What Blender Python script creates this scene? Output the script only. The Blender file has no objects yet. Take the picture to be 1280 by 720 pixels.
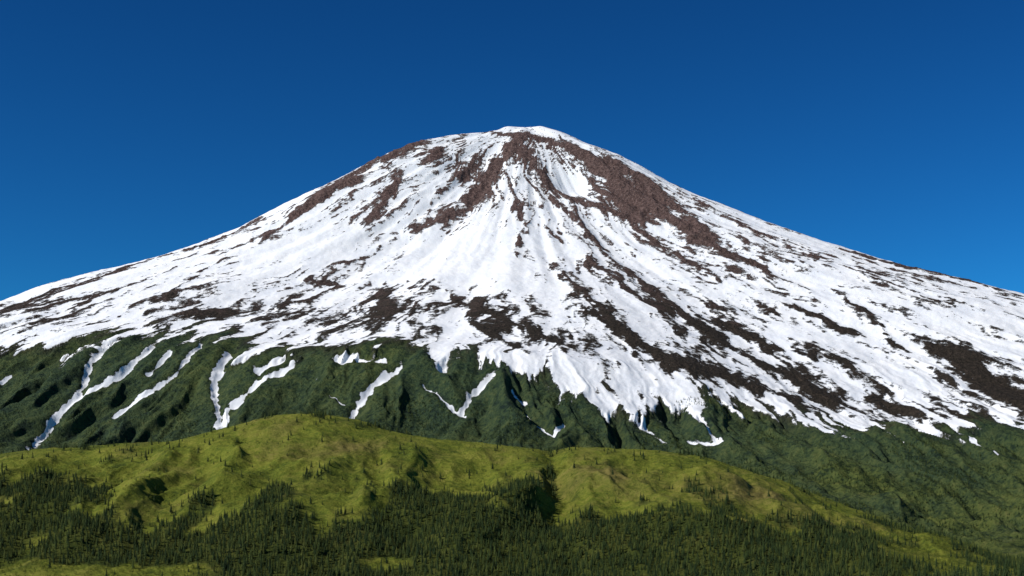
import bpy, math, numpy as np
F=1777.8
rng=np.random.default_rng(7)
# ---------------------------------------------------------------- noise
P=rng.permutation(256); P=np.concatenate([P,P,P])
GA=rng.uniform(0,2*np.pi,256); GX=np.cos(GA); GY=np.sin(GA)
def gn(x,y):
    xi=np.floor(x).astype(np.int64); yi=np.floor(y).astype(np.int64)
    fx=x-xi; fy=y-yi; xi&=255; yi&=255
    u=fx*fx*fx*(fx*(fx*6-15)+10); v=fy*fy*fy*(fy*(fy*6-15)+10)
    def g(a,b,dx,dy):
        h=P[P[a]+b]; return GX[h]*dx+GY[h]*dy
    x1=(xi+1)&255; y1=(yi+1)&255
    n00=g(xi,yi,fx,fy); n10=g(x1,yi,fx-1,fy); n01=g(xi,y1,fx,fy-1); n11=g(x1,y1,fx-1,fy-1)
    a=n00+u*(n10-n00); b=n01+u*(n11-n01)
    return (a+v*(b-a))*1.5
def fbm(x,y,o=5,gain=.5,off=0.):
    s=0;a=1.;t=0
    for i in range(o):
        s=s+a*gn(x+off+i*17.3,y-off+i*9.7); t+=a; a*=gain; x=x*2.03; y=y*2.03
    return s/t*1.4
def ridged(x,y,o=4,off=0.):
    s=0;a=1.;t=0
    for i in range(o):
        s=s+a*(1-np.minimum(1,np.abs(gn(x+off+i*13.1,y+off+i*7.7))*1.8)); t+=a; a*=.5; x=x*2.1; y=y*2.1
    return s/t
def sst(a,b,x):
    t=np.clip((x-a)/(b-a),0,1); return t*t*(3-2*t)
# ---------------------------------------------------------------- volcano base form
XP,YP=100.,12000.
RR=np.arange(0,16000,20.)
def smooth(p,n=7):
    k=np.exp(-np.linspace(-2,2,2*n+1)**2); k/=k.sum()
    return np.convolve(np.pad(p,n,mode='edge'),k,'valid')
PFL=smooth(np.interp(RR,[0,150,400,1000,2000,3000,4000,4450,4600,5300,6000,7000,9000,16000],[3253,3200,3020,2500,1850,1390,1010,880,800,340,110,-110,-250,-300]))
PFR=smooth(np.interp(RR,[0,150,400,1000,2000,3000,4000,4700,5300,6000,7000,9000,16000],[3253,3190,3010,2470,1830,1360,900,560,340,110,-120,-260,-300]))
PL=smooth(np.interp(RR,[0,800,1500,3000,4500,7000,10000,16000],[3253,3100,2700,1950,1350,500,-100,-300]))
PR=PL.copy()
def hb(x,y):
    dx=x-XP; dy=YP-y; r=np.hypot(dx,dy); th=np.degrees(np.arctan2(dx,dy))
    w=sst(18,64,np.abs(th))
    side=np.where(th>0,np.interp(r,RR,PR),np.interp(r,RR,PL))
    wr=sst(-8,22,th)
    fr=np.interp(r,RR,PFL)*(1-wr)+np.interp(r,RR,PFR)*wr
    return fr*(1-w)+side*w
SK=[(-250,432),(-100,402),(0,378),(40,362),(100,345),(150,334),(200,321),(250,304),(300,284),(330,268),(360,252),(400,234),(440,214),(475,197),(500,187),(520,179),(560,171),(590,167),(618,165),(632,158),(650,155),(670,156),(700,164),(730,178),(770,192),(800,207),(840,230),(880,248),(920,264),(970,283),(1030,304),(1090,322),(1150,338),(1220,354),(1280,368),(1400,396),(1550,430)]
SKx=[p[0] for p in SK]; SKy=[p[1] for p in SK]
cp=np.arange(-240,1540,8.); ys=np.arange(6500,13500,25.)
CX,CY=np.meshgrid((cp-640)/F,ys); tgt=(640-np.interp(cp,SKx,SKy))/F
for it in range(10):
    e=hb(CX*CY,CY)/CY; k=e.argmax(0); yy=ys[k]; xx=yy*(cp-640)/F
    em=e[k,np.arange(len(cp))]; d=(tgt-em)*yy
    r=np.hypot(xx-XP,yy-YP); th=np.degrees(np.arctan2(xx-XP,YP-yy)); w=np.clip(sst(18,64,np.abs(th)),.35,1)
    for sgn,Pn in ((1,'PR'),(-1,'PL')):
        m=(np.sign(xx-XP)==sgn)&(r>120)
        o=np.argsort(r[m]); rr=r[m][o]; dd=(d/w)[m][o]
        dl=np.interp(RR,rr,dd)*.7; dl=dl*(1-sst(rr.max(),rr.max()+4000,RR))
        dl[RR<150]*=0
        globals()[Pn]=smooth(globals()[Pn]+dl,3)
def locate(px,py,fn,y0,y1,n=700):
    y=np.linspace(y0,y1,n); x=(px-640)/F*y; z=(640-py)/F*y
    h=fn(x,y); k=np.nonzero(h>=z)[0]
    i=k[0] if len(k) else (h/y).argmax()
    return x[i],h[i]
def segdist(X,Z,pts):
    d=np.full(X.shape,1e9)
    if len(pts)==1: return np.hypot(X-pts[0][0],Z-pts[0][1])
    for (ax,az),(bx,bz) in zip(pts[:-1],pts[1:]):
        vx,vz=bx-ax,bz-az; L=vx*vx+vz*vz+1e-6
        t=np.clip(((X-ax)*vx+(Z-az)*vz)/L,0,1)
        d=np.minimum(d,np.hypot(X-ax-t*vx,Z-az-t*vz))
    return d
# ---------------------------------------------------------------- mountain
NC,NR=1300,860
tc=np.linspace(-.52,.52,NC); yr=np.concatenate([np.linspace(3700,5200,70,endpoint=False),np.linspace(5200,12300,NR-90),np.linspace(12330,14500,20)])
T,Y=np.meshgrid(tc,yr); X=T*Y
H=hb(X,Y)
dx=X-XP; dy=YP-Y; R=np.hypot(dx,dy); TH=np.arctan2(dx,dy)
wx=X+130*fbm(X/650,Y/650,4,off=3); wy=Y+130*fbm(X/650,Y/650,4,off=31)
THw=np.arctan2(wx-XP,YP-wy)
fade=sst(150,900,R)
st1=fbm(THw*15,R/1300,4,off=5)
st2=fbm(THw*38,R/700,5,.6,off=55)
st4=fbm(THw*95,R/420,4,.6,off=155)
st3=fbm(TH*7+.15*THw,R/2200,3,off=75)
iso=fbm(X/170,Y/330,5,.55,off=9)
iso2=fbm(X/420,Y/800,4,off=19)
iso3=fbm(X/75,Y/150,4,.6,off=119)
mL=lambda px,py: locate(px,py,hb,5000,13000)
ROCK=[(1.15,9,[(655,172),(635,190),(618,215),(604,240)]),
(1.2,10,[(600,245),(580,266),(555,275),(520,288)]),
(1.,6,[(615,168),(660,170),(705,184)]),
(1.1,8,[(645,185),(668,205),(690,235),(720,252),(765,268),(820,280)]),
(1.1,11,[(715,188),(745,205),(775,230),(800,250)]),
(1.,8,[(760,203),(810,228),(850,262),(880,290)]),
(.95,9,[(790,240),(830,272),(870,295)]),
(.9,6,[(725,215),(760,245),(800,268)]),
(1.1,10,[(548,190),(540,202)]),
(1.05,7,[(500,225),(480,250),(458,278)]),
(1.1,7,[(440,225),(400,250),(365,275),(333,297)]),
(1.,6,[(515,183),(470,204),(430,226),(395,245)]),
(.85,5,[(590,205),(560,235),(540,255)]),
(.8,4,[(600,190),(575,225)]),
(.9,4,[(330,273),(250,308),(180,328),(120,346),(50,367),(0,386)]),
(.8,4,[(120,350),(60,370),(0,392)]),
(.8,3,[(280,325),(235,350),(210,375)]),
(.7,3,[(300,345),(215,372)]),
(.8,3,[(220,335),(150,360),(90,385)]),
(.95,5,[(650,255),(655,285),(645,320)]),
(.8,4,[(685,285),(700,302)]),
(.9,5,[(690,245),(730,285),(770,330),(830,375),(900,420)]),
(.85,6,[(740,330),(800,375),(860,400),(930,440),(1000,480),(1070,515)]),
(.85,3.5,[(800,290),(850,320),(900,350)]),
(.75,3.5,[(860,290),(940,330),(1010,365)]),
(.75,3.5,[(870,252),(960,297),(1040,327),(1120,360),(1190,385)]),
(1.1,7,[(985,383),(1020,395),(1060,412)]),
(1.1,7,[(1165,435),(1205,447)]),
(1.2,16,[(1220,465),(1250,490),(1290,510)]),
(.9,4,[(1050,312),(1130,336),(1200,352),(1290,376)]),
(.8,4,[(1040,360),(1090,400),(1130,440)]),
(.85,6,[(740,395),(790,425),(850,455),(930,480),(1000,500)]),
(.85,7,[(560,365),(600,385),(650,405),(700,430)]),
(.8,5,[(590,400),(615,415),(660,440)]),
(1.2,10,[(475,362),(485,390)]),
(1.0,7,[(390,350),(425,358)]),
(.75,5,[(430,330),(470,315),(490,300)]),
(1.2,5,[(370,434),(430,438),(520,434)]),
(.8,5,[(230,395),(290,388)]),(.8,5,[(350,380),(390,372)]),
(.9,7,[(1090,500),(1150,515),(1230,525)]),
(.8,5,[(900,400),(960,430),(1020,450)]),
(.7,4,[(690,330),(740,380),(800,440)])]
BLOB=[(370,393,210,24,.36),(620,405,90,28,.14),(880,445,170,40,.28),(1150,480,150,35,.3),(450,225,100,45,.25),(590,215,45,40,.18),(700,195,60,22,.25),(800,250,80,45,.25),(870,320,110,50,.22),(1120,350,150,30,.17),(80,375,120,18,.22),
(400,312,80,20,-.5),(590,312,55,35,-.6),(560,342,120,10,-.4),(1150,405,90,18,-.3),(715,225,20,20,-.9),(640,360,50,16,-.25),(730,470,45,16,-.35),(560,240,25,25,-.2),(250,340,60,14,-.2)]
SNOWLINE=[(-200,455),(0,443),(50,434),(100,424),(150,420),(200,419),(240,413),(270,423),(320,434),(360,432),(400,430),(440,442),(480,434),(530,434),(580,438),(620,442),(660,460),(700,480),(730,496),(760,504),(790,520),(812,510),(830,488),(870,494),(920,501),(970,516),(1020,531),(1080,538),(1130,540),(1180,533),(1230,526),(1280,530),(1450,530)]
SNOWG=[(6,[(140,422),(112,450),(98,488),(70,515),(40,545)]),
(4.5,[(190,432),(150,465),(97,492)]),
(4,[(248,430),(220,462),(175,490),(142,515)]),
(6.5,[(284,435),(267,460),(270,490),(275,530)]),
(7,[(365,445),(320,470),(285,498),(277,530)]),
(5.5,[(500,450),(465,474),(440,515)]),
(4.5,[(617,462),(588,485),(576,508)]),(3.5,[(530,475),(555,496),(580,513)]),
(6,[(545,436),(552,455)]),(5,[(420,446),(480,444)]),(6,[(350,440),(320,455)]),
(3.5,[(655,515),(670,530),(690,545),(705,528)]),
(4.5,[(785,510),(810,528),(830,542)]),
(3,[(1120,500),(1190,530),(1245,556)]),(3,[(1010,520),(1060,545)]),(2.5,[(1090,530),(1130,555)]),
(4,[(0,468),(15,458)]),(4,[(210,440),(185,460)]),(3.5,[(410,490),(430,500)]),(3,[(640,488),(655,500)]),(3,[(870,515),(895,548)]),(3,[(930,560),(960,580)]),(2.5,[(860,545),(900,550)])]
Hbz=H.copy()
Xw=X+46*fbm(X/130,Y/260,4,.62,off=201); Zw=Hbz+40*fbm(X/130,Y/260,4,.62,off=231)
D=np.full(X.shape,-.375); ribs=np.zeros(X.shape)
for n_,(a,w,pts) in enumerate(ROCK):
    q=[mL(*p) for p in pts]; d=segdist(Xw,Zw,q)
    D=np.maximum(D+.3*a*np.exp(-(d/(w*12))**2),D+a*.85*np.exp(-(d/(w*5.6))**2))
    ribs=np.maximum(ribs,np.exp(-(d/(w*8.5))**2)*min(w,9)*(2.2 if n_<9 else 1.0))
for px,py,rx,ry,a in BLOB:
    cx,cz=mL(px,py); D+=a*np.exp(-((X-cx)/(rx*5.6))**2-((Hbz-cz)/(ry*5.6))**2)
q=sorted([mL(*p) for p in SNOWLINE]); sl=np.interp(X,[a[0] for a in q],[a[1] for a in q])
sb=sl-Hbz+75*st1+95*st2+60*st4+60*iso
below=sst(-70,80,sb)
D=D*(1-below)+below*.8
B=D+.60*st2+.36*st1+.36*iso+.2*iso2+.28*iso3+.38*st4
B=B+.5*sst(80,190,sb)
B=np.where(sb>190,np.maximum(B,.8),B)
carve=np.zeros(X.shape); gs=np.zeros(X.shape); cw=np.zeros(X.shape)
jx=16*fbm(X/80,Y/160,4,off=77); jw=1+1.2*fbm(X/90,Y/110,4,off=87)
for w,pts in SNOWG:
    q=[mL(*p) for p in pts]; d=segdist(X+jx,Hbz+jx*.6,q); dc=segdist(X+jx-w*3.4,Hbz+jx*.6,q)
    carve=np.maximum(carve,np.exp(-(dc/(w*7))**2)*min(1,w/6)); cw=np.maximum(cw,np.exp(-(d/(w*14))**2)); ww=w*3.0*jw; gs=np.maximum(gs,sst(ww+18,ww-14,d))
B=B*(1-gs)+(-.55+.35*iso3)*gs
# relief
esc=sst(3900,5000,R)
rid=ridged(THw*10,R/3500,3,off=2); rid2=ridged(THw*26,R/1500,3,off=8)
H=H+fade*(28*st3+5*st1)*(1-.5*esc)
H=H+fade*5*np.clip(B,-.3,.8)*(1-sst(.1,.7,below))
H=H+ribs*sst(20,300,R)
cx,cz=mL(715,228); H-=70*np.exp(-((X-cx)/170)**2-((Hbz-cz)/150)**2)
H=H+esc*(1-sst(6500,8500,R))*(170*(rid-.62)+75*(rid2-.6))*(.3+.7*sst(.1,.9,below))*(1-.7*cw)
H=H+esc*sst(5400,6200,R)*(1-sst(7400,8200,R))*(60*fbm(X/480,Y/480,4,off=44)+100*(ridged((X+Y*.5)/800,(Y-X*.3)/1500,3,off=64)-.6))
H-=carve*48*sst(.2,.9,below)
H+=fade*(5*iso+2*fbm(X/60,Y/60,3,off=13))
rk=sst(-.1,.4,B)*(1-below)*sst(1200,2000,Hbz)
H+=rk*(28*(ridged(X/120,Y/160,5,off=93)-.6))*sst(60,400,R)
H+=below*(1-cw)*7*fbm(X/70,Y/90,4,off=293)
veg=np.clip(below*sst(-.15,.25,(1350-Hbz)/900+.3*iso2),0,1)
veg=np.maximum(veg,sst(0,1,(1000-Hbz)/500)*sst(-.1,.2,-(Hbz-sl)/200)*.9)
lush=np.clip(sst(5200,6200,R)*(.6+.9*fbm(X/350,Y/420,4,off=141))*sst(-.3,.25,X/Y)+.12+.5*st1,0,1)
def gridmesh(name,X,Y,H,attrs):
    nr,nc=X.shape
    me=bpy.data.meshes.new(name)
    co=np.stack([X,Y,H],-1).reshape(-1,3).astype(np.float32)
    i=np.arange(nr*nc).reshape(nr,nc)
    f=np.stack([i[:-1,:-1],i[:-1,1:],i[1:,1:],i[1:,:-1]],-1).reshape(-1,4).astype(np.int32)
    me.vertices.add(len(co)); me.vertices.foreach_set('co',co.ravel())
    me.loops.add(f.size); me.loops.foreach_set('vertex_index',f.ravel())
    me.polygons.add(len(f)); me.polygons.foreach_set('loop_start',np.arange(0,f.size,4,dtype=np.int32))
    me.polygons.foreach_set('loop_total',np.full(len(f),4,dtype=np.int32))
    me.update(calc_edges=True)
    me.polygons.foreach_set('use_smooth',np.ones(len(f),dtype=bool))
    for k,v in attrs.items():
        a=me.attributes.new(k,'FLOAT','POINT'); a.data.foreach_set('value',v.astype(np.float32).ravel())
    ob=bpy.data.objects.new(name,me); bpy.context.scene.collection.objects.link(ob); return ob
mountain=gridmesh('snow_capped_mountain',X,Y,H,{'bare':B,'veg':veg,'lush':lush})
# ---------------------------------------------------------------- foothill
CR=[(-300,575),(0,568),(40,562),(100,560),(160,555),(220,552),(270,540),(310,528),(340,520),(370,517),(410,518),(450,526),(490,540),(540,548),(600,553),(660,560),(688,563),(705,560),(760,560),(820,562),(880,572),(940,590),(1000,612),(1060,635),(1100,650),(1140,665),(1180,680),(1230,692),(1280,702),(1500,735)]
YC=4600.
crx=np.array([(p[0]-640)/F*YC for p in CR]); crz=np.array([(640-p[1])/F*YC for p in CR])
xf=np.arange(-6000,6000,20.); cf=smooth(np.interp(xf,crx,crz),3)
def hillb(x,y):
    t=YC-y; c=np.interp(x,xf,cf)
    tt=np.where(t>0,t/2000.,-t/1300.)
    tt=np.sqrt(tt*tt+.05**2)-.05
    g=1-tt; g=np.where(g<.12,.12*np.exp(np.minimum((g-.12)/.12,0)),g)
    return -240+(c+240)*g
def groundz(x,y):
    z=-3-.066*np.maximum(y,0)-.02*np.abs(np.minimum(y,0))
    z=np.maximum(z,-215)-20*sst(3000,5000,np.abs(y))-10*sst(5000,20000,np.abs(y))
    z=z+31*np.exp(-((x-470)/95)**2-((y-1300)/200)**2)+17*np.exp(-((x-170)/60)**2-((y-1350)/200)**2)
    return z
tc2=np.linspace(-.5,.5,1000); yr2=np.linspace(2200,6300,760)
def hillfull(X,Y):
    b=hillb(X,Y)
    t=np.clip((YC-Y)/2000,0,1)
    wX=X+90*fbm(X/600,Y/600,3,off=21)
    sp=ridged(wX/480,Y/2300,3,off=6); sp2=ridged(wX/190,Y/900,3,off=16)
    a=sst(0.0,.28,t)*(1-.7*sst(.8,1,t))
    amp=np.clip((b+240)/300,.15,1)
    h=b+a*amp*(80*(sp-.62)+26*(sp2-.6))+amp*26*fbm(wX/260,Y/320,4,off=11)*(.25+a)+amp*3*fbm(X/40,Y/40,3,off=17)
    gx=135-40*t*np.sin(t*5)
    h=h-20*amp*np.exp(-((X-gx-25*fbm(X/200,Y/200,2,off=3))/32)**2)*sst(-.05,.1,t)
    return h
T2,Y2=np.meshgrid(tc2,yr2); X2=T2*Y2
H2=hillfull(X2,Y2)
hL=lambda px,py: locate(px,py,hillb,2300,YC)
def mixblob(X,Y,lst):
    Z=hillb(X,Y); s=np.zeros(X.shape)
    for px,py,rx,ry,a in lst:
        cx,cz=hL(px,py); s+=a*np.exp(-((X-cx)/(rx*2.2))**2-((Z-cz)/(ry*2.2))**2)
    return s
FOR=[(40,612,100,16,1.5),(30,655,90,28,1.2),(140,690,70,18,.8),(230,640,25,30,.7),(330,645,38,38,.9),(300,692,150,22,1.),(420,690,80,25,.7),(500,632,32,20,1.),(565,645,48,26,1.),(610,690,110,30,1.),(655,612,26,30,1.),(690,590,6,30,.9),(760,680,130,28,1.2),(870,612,18,14,1.),(920,690,120,24,1.),(1040,692,80,14,1.),
(60,712,110,9,-2.4),(490,697,45,9,-1.6),(230,705,60,7,-1.),(220,595,90,22,-.6),(560,590,90,22,-.4),(790,600,70,22,-.6),(1000,640,60,20,-.4),(380,560,150,25,-.4),(100,640,25,30,-.4),(1150,690,60,8,-.8)]
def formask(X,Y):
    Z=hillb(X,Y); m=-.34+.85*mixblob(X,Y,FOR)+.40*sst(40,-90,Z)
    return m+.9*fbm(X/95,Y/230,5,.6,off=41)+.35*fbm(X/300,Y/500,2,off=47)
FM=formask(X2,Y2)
BR=mixblob(X2,Y2,[(770,600,60,22,.8),(930,620,70,22,1.),(420,555,70,12,.9),(1040,650,60,14,.8),(350,530,60,10,.4)])+.6*fbm(X2/160,Y2/260,4,off=61)
hill=gridmesh('foothill',X2,Y2,H2,{'forest':FM,'brown':BR})
# ---------------------------------------------------------------- ground to the horizon
u=np.linspace(-1,1,260); gxs=np.sinh(u*5.2)/np.sinh(5.2)*60000
u2=np.linspace(-1,1,420); gys=np.sinh(u2*5.2)/np.sinh(5.2)*60000
GXX,GYY=np.meshgrid(gxs,gys)
ground=gridmesh('ground',GXX,GYY,groundz(GXX,GYY),{})
# ---------------------------------------------------------------- materials
def mat(name):
    m=bpy.data.materials.new(name); m.use_nodes=True; nt=m.node_tree
    return m,nt,nt.nodes['Principled BSDF']
def N(nt,t,**k):
    n=nt.nodes.new(t)
    for a,b in k.items(): setattr(n,a,b)
    return n
def noise(nt,scale,detail=5,rough=.55,vec=None):
    n=N(nt,'ShaderNodeTexNoise'); n.inputs['Scale'].default_value=scale; n.inputs['Detail'].default_value=detail; n.inputs['Roughness'].default_value=rough
    nt.links.new(vec,n.inputs['Vector']); return n.outputs['Fac']
def math_(nt,op,a,b,c=None):
    n=N(nt,'ShaderNodeMath',operation=op)
    for i,v in enumerate((a,b,c)):
        if v is None: continue
        if isinstance(v,(int,float)): n.inputs[i].default_value=v
        else: nt.links.new(v,n.inputs[i])
    return n.outputs[0]
def ramp(nt,f,stops):
    n=N(nt,'ShaderNodeValToRGB'); e=n.color_ramp.elements
    e[0].position=stops[0][0]; e[0].color=(*stops[0][1],1); e[1].position=stops[-1][0]; e[1].color=(*stops[-1][1],1)
    for p,c in stops[1:-1]:
        x=e.new(p); x.color=(*c,1)
    nt.links.new(f,n.inputs[0]); return n.outputs[0]
def mrange(nt,f,a,b):
    n=N(nt,'ShaderNodeMapRange'); nt.links.new(f,n.inputs[0]); n.inputs[1].default_value=a; n.inputs[2].default_value=b; return n.outputs[0]
def mix(nt,f,a,b):
    n=N(nt,'ShaderNodeMix',data_type='RGBA'); nt.links.new(f,n.inputs[0])
    for i,v in ((6,a),(7,b)):
        if isinstance(v,tuple): n.inputs[i].default_value=(*v,1)
        else: nt.links.new(v,n.inputs[i])
    return n.outputs[2]
def attr(nt,name): return N(nt,'ShaderNodeAttribute',attribute_name=name).outputs['Fac']
def bump(nt,h,dist,st=1.):
    n=N(nt,'ShaderNodeBump'); n.inputs['Strength'].default_value=st; n.inputs['Distance'].default_value=dist; nt.links.new(h,n.inputs['Height']); return n.outputs[0]
# mountain
m,nt,bs=mat('mountain_surface'); co=N(nt,'ShaderNodeTexCoord').outputs['Object']
n1=noise(nt,.02,8,.7,co); n2=noise(nt,.006,5,.6,co); n3=noise(nt,.05,6,.65,co); n4=noise(nt,.012,6,.6,co)
bf=math_(nt,'MULTIPLY_ADD',math_(nt,'SUBTRACT',n1,.5),1.8,attr(nt,'bare'))
mask=mrange(nt,bf,-.09,.09)
rock=ramp(nt,n3,[(.3,(.048,.030,.028)),(.5,(.120,.078,.070)),(.7,(.215,.150,.135))])
rdark=ramp(nt,n3,[(.3,(.014,.012,.009)),(.55,(.038,.030,.023)),(.75,(.085,.062,.047))])
sep=N(nt,'ShaderNodeSeparateXYZ'); nt.links.new(co,sep.inputs[0])
hz=math_(nt,'MULTIPLY_ADD',n4,1500.,sep.outputs[2])
rock=mix(nt,mrange(nt,hz,1900.,2900.),rdark,rock)
gsel=math_(nt,'ADD',math_(nt,'MULTIPLY',n4,.45),math_(nt,'MULTIPLY',n3,.55))
green=ramp(nt,gsel,[(.38,(.012,.024,.018)),(.46,(.028,.050,.026)),(.54,(.050,.076,.032)),(.64,(.080,.100,.040))])  # slope greens with extra blue mixed in, painting aerial haze into the colour
green2=ramp(nt,gsel,[(.40,(.020,.034,.013)),(.46,(.056,.078,.022)),(.54,(.090,.112,.028)),(.66,(.125,.132,.040))])
green=mix(nt,attr(nt,'lush'),green,green2)
base=mix(nt,attr(nt,'veg'),rock,green)
snow=ramp(nt,n2,[(.3,(.75,.78,.83)),(.7,(.89,.895,.90))])
col=mix(nt,mask,snow,base)
nt.links.new(col,bs.inputs['Base Color']); bs.inputs['Roughness'].default_value=.85; bs.inputs['Specular IOR Level'].default_value=.1
bh=math_(nt,'MULTIPLY',n3,math_(nt,'MULTIPLY_ADD',mask,.9,.08))
nt.links.new(bump(nt,bh,30.),bs.inputs['Normal'])
mountain.data.materials.append(m)
# hill
def grassmat(name,hillattrs):
    m,nt,bs=mat(name); co=N(nt,'ShaderNodeTexCoord').outputs['Object']
    a=noise(nt,.008,6,.6,co); b=noise(nt,.05,6,.7,co); c3=noise(nt,.18,4,.7,co)
    s=math_(nt,'ADD',math_(nt,'MULTIPLY',a,.4),math_(nt,'ADD',math_(nt,'MULTIPLY',b,.35),math_(nt,'MULTIPLY',c3,.25)))
    c=ramp(nt,s,[(.38,(.035,.052,.012)),(.45,(.092,.116,.016)),(.53,(.155,.170,.025)),(.64,(.23,.215,.045))])
    if hillattrs:
        br=ramp(nt,b,[(.35,(.08,.055,.022)),(.6,(.18,.135,.055))])
        c=mix(nt,math_(nt,'MULTIPLY',mrange(nt,math_(nt,'ADD',attr(nt,'brown'),math_(nt,'MULTIPLY_ADD',b,1.,-.5)),.1,.9),.65),c,br)
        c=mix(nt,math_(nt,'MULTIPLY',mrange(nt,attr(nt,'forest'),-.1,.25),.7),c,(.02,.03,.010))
    nt.links.new(c,bs.inputs['Base Color']); bs.inputs['Roughness'].default_value=.95; bs.inputs['Specular IOR Level'].default_value=.05
    nt.links.new(bump(nt,b,12.),bs.inputs['Normal']); return m
hill.data.materials.append(grassmat('hill_grass',True)); ground.data.materials.append(grassmat('ground_grass',False))
# trees
def foliage(name,stops):
    m,nt,bs=mat(name); oi=N(nt,'ShaderNodeObjectInfo').outputs['Random']
    co=N(nt,'ShaderNodeTexCoord').outputs['Object']; n=noise(nt,1.2,3,.6,co)
    c=ramp(nt,math_(nt,'ADD',math_(nt,'MULTIPLY',oi,.7),math_(nt,'MULTIPLY',n,.3)),stops)
    nt.links.new(c,bs.inputs['Base Color']); bs.inputs['Roughness'].default_value=.9; bs.inputs['Specular IOR Level'].default_value=.1; return m
mcon=foliage('conifer_needles',[(.1,(.012,.024,.010)),(.5,(.030,.048,.014)),(.75,(.060,.078,.019)),(.95,(.11,.115,.028))])
mdec=foliage('broadleaf_foliage',[(.1,(.055,.075,.012)),(.9,(.15,.165,.028))])
mbark,_,bb=mat('bark'); bb.inputs['Base Color'].default_value=(.05,.035,.025,1)
protos=bpy.data.collections.new('tree_kinds')
def conifer(seed,wid):
    r=np.random.default_rng(seed); v=[];f=[];mi=[]
    for k in range(6):
        a=k*math.pi/3; v+= [(.018*math.cos(a),.018*math.sin(a),-.04)]
    v.append((0,0,.96))
    for k in range(6): f.append((k,(k+1)%6,6)); mi.append(1)
    nt_=9
    for i in range(nt_):
        t=i/(nt_-1); z=.10+.78*t; rad=wid*(1-t)**.85+.02; hgt=.16*(1-.4*t)
        b=len(v); ox,oy=r.uniform(-.012,.012,2); v.append((ox,oy,z+hgt)); n=14
        ph=r.uniform(0,6)
        for k in range(n):
            a=ph+k*2*math.pi/n; q=rad*(r.uniform(.85,1.2) if k%2 else r.uniform(.35,.6)); v.append((ox+q*math.cos(a),oy+q*math.sin(a),z-(.05*q/wid if k%2 else -.03)+r.uniform(-.015,.015)))
        for k in range(n): f.append((b,b+1+k,b+1+(k+1)%n)); mi.append(0)
    me=bpy.data.meshes.new('conifer'); me.from_pydata(v,[],f); me.materials.append(mcon); me.materials.append(mbark)
    me.polygons.foreach_set('material_index',mi); o=bpy.data.objects.new('conifer',me); protos.objects.link(o)
for s,w in ((1,.17),(2,.2),(3,.15),(4,.22)): conifer(s,w)
def broadleaf(seed):
    r=np.random.default_rng(seed); v=[];f=[];mi=[]
    for k in range(5):
        a=k*2*math.pi/5; v.append((.03*math.cos(a),.03*math.sin(a),-.05))
    v.append((0,0,.6))
    for k in range(5): f.append((k,(k+1)%5,5)); mi.append(1)
    for i in range(190):
        d=r.normal(size=3); d/=np.linalg.norm(d); q=r.uniform(.55,1.)**.5
        c=np.array([.36,.36,.36])*d*q*(1+.2*math.sin(5*d[0]+3*d[2]+seed))+np.array([0,0,.55])
        a=r.normal(size=3); b_=r.normal(size=3); b=len(v)
        for p in (c,c+a*.05,c+b_*.05): v.append(tuple(p))
        f.append((b,b+1,b+2)); mi.append(0)
    me=bpy.data.meshes.new('broadleaf'); me.from_pydata(v,[],f); me.materials.append(mdec); me.materials.append(mbark)
    me.polygons.foreach_set('material_index',mi); return me
def scatter(name,x,y,z,s,col):
    me=bpy.data.meshes.new(name); me.vertices.add(len(x)); me.vertices.foreach_set('co',np.stack([x,y,z],-1).astype(np.float32).ravel())
    a=me.attributes.new('sz','FLOAT','POINT'); a.data.foreach_set('value',s.astype(np.float32))
    ob=bpy.data.objects.new(name,me); bpy.context.scene.collection.objects.link(ob)
    g=bpy.data.node_groups.new(name,'GeometryNodeTree')
    g.interface.new_socket('Geometry',in_out='INPUT',socket_type='NodeSocketGeometry'); g.interface.new_socket('Geometry',in_out='OUTPUT',socket_type='NodeSocketGeometry')
    gi=g.nodes.new('NodeGroupInput'); go=g.nodes.new('NodeGroupOutput'); ip=g.nodes.new('GeometryNodeInstanceOnPoints'); ci=g.nodes.new('GeometryNodeCollectionInfo')
    ci.inputs['Collection'].default_value=col; ci.inputs['Separate Children'].default_value=True; ci.inputs['Reset Children'].default_value=True
    ip.inputs['Pick Instance'].default_value=True
    na=g.nodes.new('GeometryNodeInputNamedAttribute'); na.data_type='FLOAT'; na.inputs['Name'].default_value='sz'
    rv=g.nodes.new('FunctionNodeRandomValue'); rv.data_type='FLOAT_VECTOR'; rv.inputs[0].default_value=(0,0,0); rv.inputs[1].default_value=(.05,.05,6.28)
    mp=g.nodes.new('GeometryNodeMeshToPoints')
    L=g.links.new; L(gi.outputs[0],mp.inputs[0]); L(mp.outputs[0],ip.inputs['Points']); L(ci.outputs[0],ip.inputs['Instance'])
    cx=g.nodes.new('ShaderNodeCombineXYZ')
    for i in range(3): L(na.outputs[0],cx.inputs[i])
    L(cx.outputs[0],ip.inputs['Scale'])
    e2r=g.nodes.new('FunctionNodeEulerToRotation'); L(rv.outputs[0],e2r.inputs[0]); L(e2r.outputs[0],ip.inputs['Rotation']); L(ip.outputs[0],go.inputs[0])
    md=ob.modifiers.new('instances','NODES'); md.node_group=g; return ob
def jgrid(x0,x1,y0,y1,s):
    a,b=np.meshgrid(np.arange(x0,x1,s),np.arange(y0,y1,s)); a=a.ravel()+rng.uniform(-s*.5,s*.5,a.size); b=b.ravel()+rng.uniform(-s*.5,s*.5,b.size); return a,b
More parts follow.
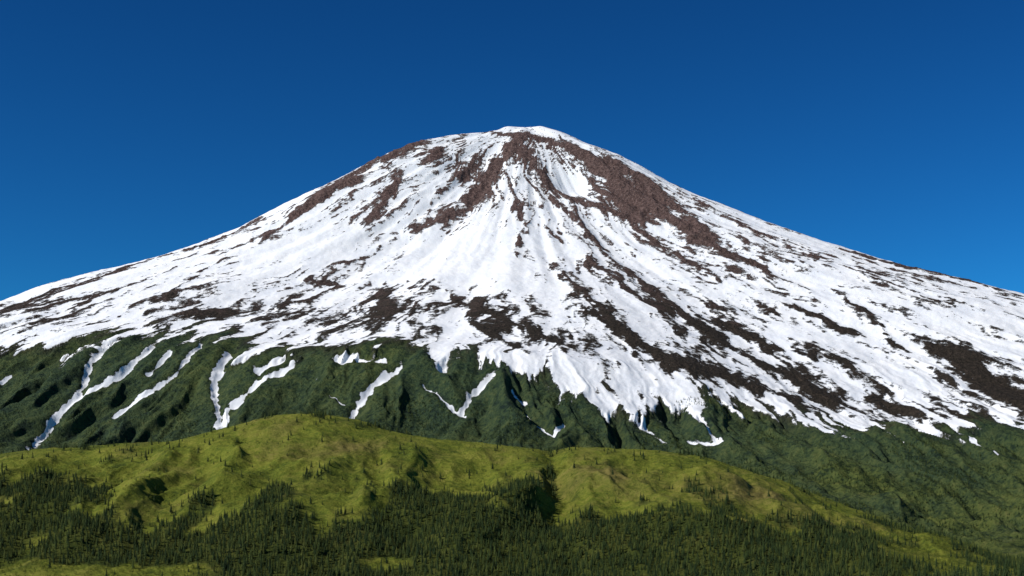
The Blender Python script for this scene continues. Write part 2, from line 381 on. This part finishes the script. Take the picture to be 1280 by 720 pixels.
def bil(Gy,Gt,H,x,y):
    fi=np.interp(y,Gy,np.arange(len(Gy))); fj=np.interp(x/y,Gt,np.arange(len(Gt)))
    i=np.clip(fi.astype(int),0,len(Gy)-2); j=np.clip(fj.astype(int),0,len(Gt)-2); a=fi-i;b=fj-j
    return (H[i,j]*(1-b)+H[i,j+1]*b)*(1-a)+(H[i+1,j]*(1-b)+H[i+1,j+1]*b)*a
x,y=jgrid(-2150,2150,2450,4750,11.5)
k=np.abs(x/y)<.45; x=x[k];y=y[k]
fm=bil(yr2,tc2,FM,x,y); pk=sst(-.15,.45,fm); k=(rng.random(len(x))<pk*.95)|(rng.random(len(x))<.016)
x=x[k];y=y[k]; z=np.maximum(bil(yr2,tc2,H2,x,y),groundz(x,y))-.5
s=9+17*rng.random(len(x))**1.3
# near knoll conifers
xn,yn=jgrid(60,640,1080,1600,13.); kk=((np.abs(xn-480)<110)&(rng.random(len(xn))<.75))|((np.abs(xn-170)<60)&(rng.random(len(xn))<.35))
xn=xn[kk];yn=yn[kk]
X_=np.concatenate([x,xn]);Y_=np.concatenate([y,yn]);Z_=np.concatenate([z,groundz(xn,yn)-.3]);S_=np.concatenate([s,rng.uniform(11,24,len(xn))])
scatter('conifer_forest',X_,Y_,Z_,S_,protos)
# distant trees on the volcano's lower apron
x,y=jgrid(-2900,2900,4700,7400,17.); k=np.abs(x/y)<.42; x=x[k];y=y[k]
mm=.9*fbm(x/300,y/400,4,off=88)+.2*sst(500,50,hb(x,y))-.10
k=(mm+rng.normal(0,.10,len(x))>.1)&(bil(yr,tc,veg,x,y)>.5)&(bil(yr,tc,gs,x,y)<.1)&(hb(x,y)<600); x=x[k];y=y[k]
scatter('distant_forest',x,y,bil(yr,tc,H,x,y)-.5,rng.uniform(9,18,len(x)),protos)
pb=bpy.data.collections.new('broadleaf_kinds')
for i in range(3): pb.objects.link(bpy.data.objects.new('broadleaf_tree',broadleaf(i)))
x,y=jgrid(-2000,2000,2450,4600,13.); k=np.abs(x/y)<.42; x=x[k];y=y[k]
fm=bil(yr2,tc2,FM,x,y); lo=sst(.0,-120,hillb(x,y)); k=(fm<-.05)&(rng.random(len(x))<.06+.75*lo*sst(-1.0,-.2,fm)+.5*lo); x=x[k];y=y[k]
scatter('broadleaf_thicket',x,y,np.maximum(bil(yr2,tc2,H2,x,y),groundz(x,y))-.5,rng.uniform(4,10,len(x)),pb)
# ---------------------------------------------------------------- light
el=math.radians(37); az=math.radians(180+66)   # clockwise from +Y
sd=(math.sin(az)*math.cos(el),math.cos(az)*math.cos(el),math.sin(el))
from mathutils import Vector
sun=bpy.data.lights.new('sun','SUN'); sun.energy=5.; sun.angle=math.radians(.5); sun.color=(1,.955,.88)
so=bpy.data.objects.new('sun',sun); bpy.context.scene.collection.objects.link(so); so.rotation_euler=Vector(sd).to_track_quat('Z','Y').to_euler()
w=bpy.data.worlds.new('World'); bpy.context.scene.world=w; w.use_nodes=True; nt=w.node_tree
bg=nt.nodes['Background']; sky=nt.nodes.new('ShaderNodeTexSky'); sky.sky_type='NISHITA'; sky.sun_disc=False; sky.sun_elevation=el; sky.sun_rotation=az
sky.altitude=1500; sky.air_density=1.; sky.dust_density=0.; sky.ozone_density=3.
gm=nt.nodes.new('ShaderNodeGamma'); gm.inputs[1].default_value=1.75; nt.links.new(sky.outputs[0],gm.inputs[0])
tint=nt.nodes.new('ShaderNodeMix'); tint.data_type='RGBA'; tint.blend_type='MULTIPLY'; tint.inputs[0].default_value=1; tint.inputs[7].default_value=(.035,.175,.225,1)
nt.links.new(gm.outputs[0],tint.inputs[6]); nt.links.new(tint.outputs[2],bg.inputs[0]); bg.inputs[1].default_value=.1
cam=bpy.data.cameras.new('camera'); co_=bpy.data.objects.new('camera',cam); bpy.context.scene.collection.objects.link(co_)
cam.lens=50; cam.sensor_width=36; cam.shift_y=.21875; cam.clip_start=1; cam.clip_end=150000; co_.rotation_euler=(math.pi/2,0,0)
sc=bpy.context.scene; sc.camera=co_; sc.view_settings.view_transform='Standard'; sc.view_settings.look='None'; sc.view_settings.exposure=0
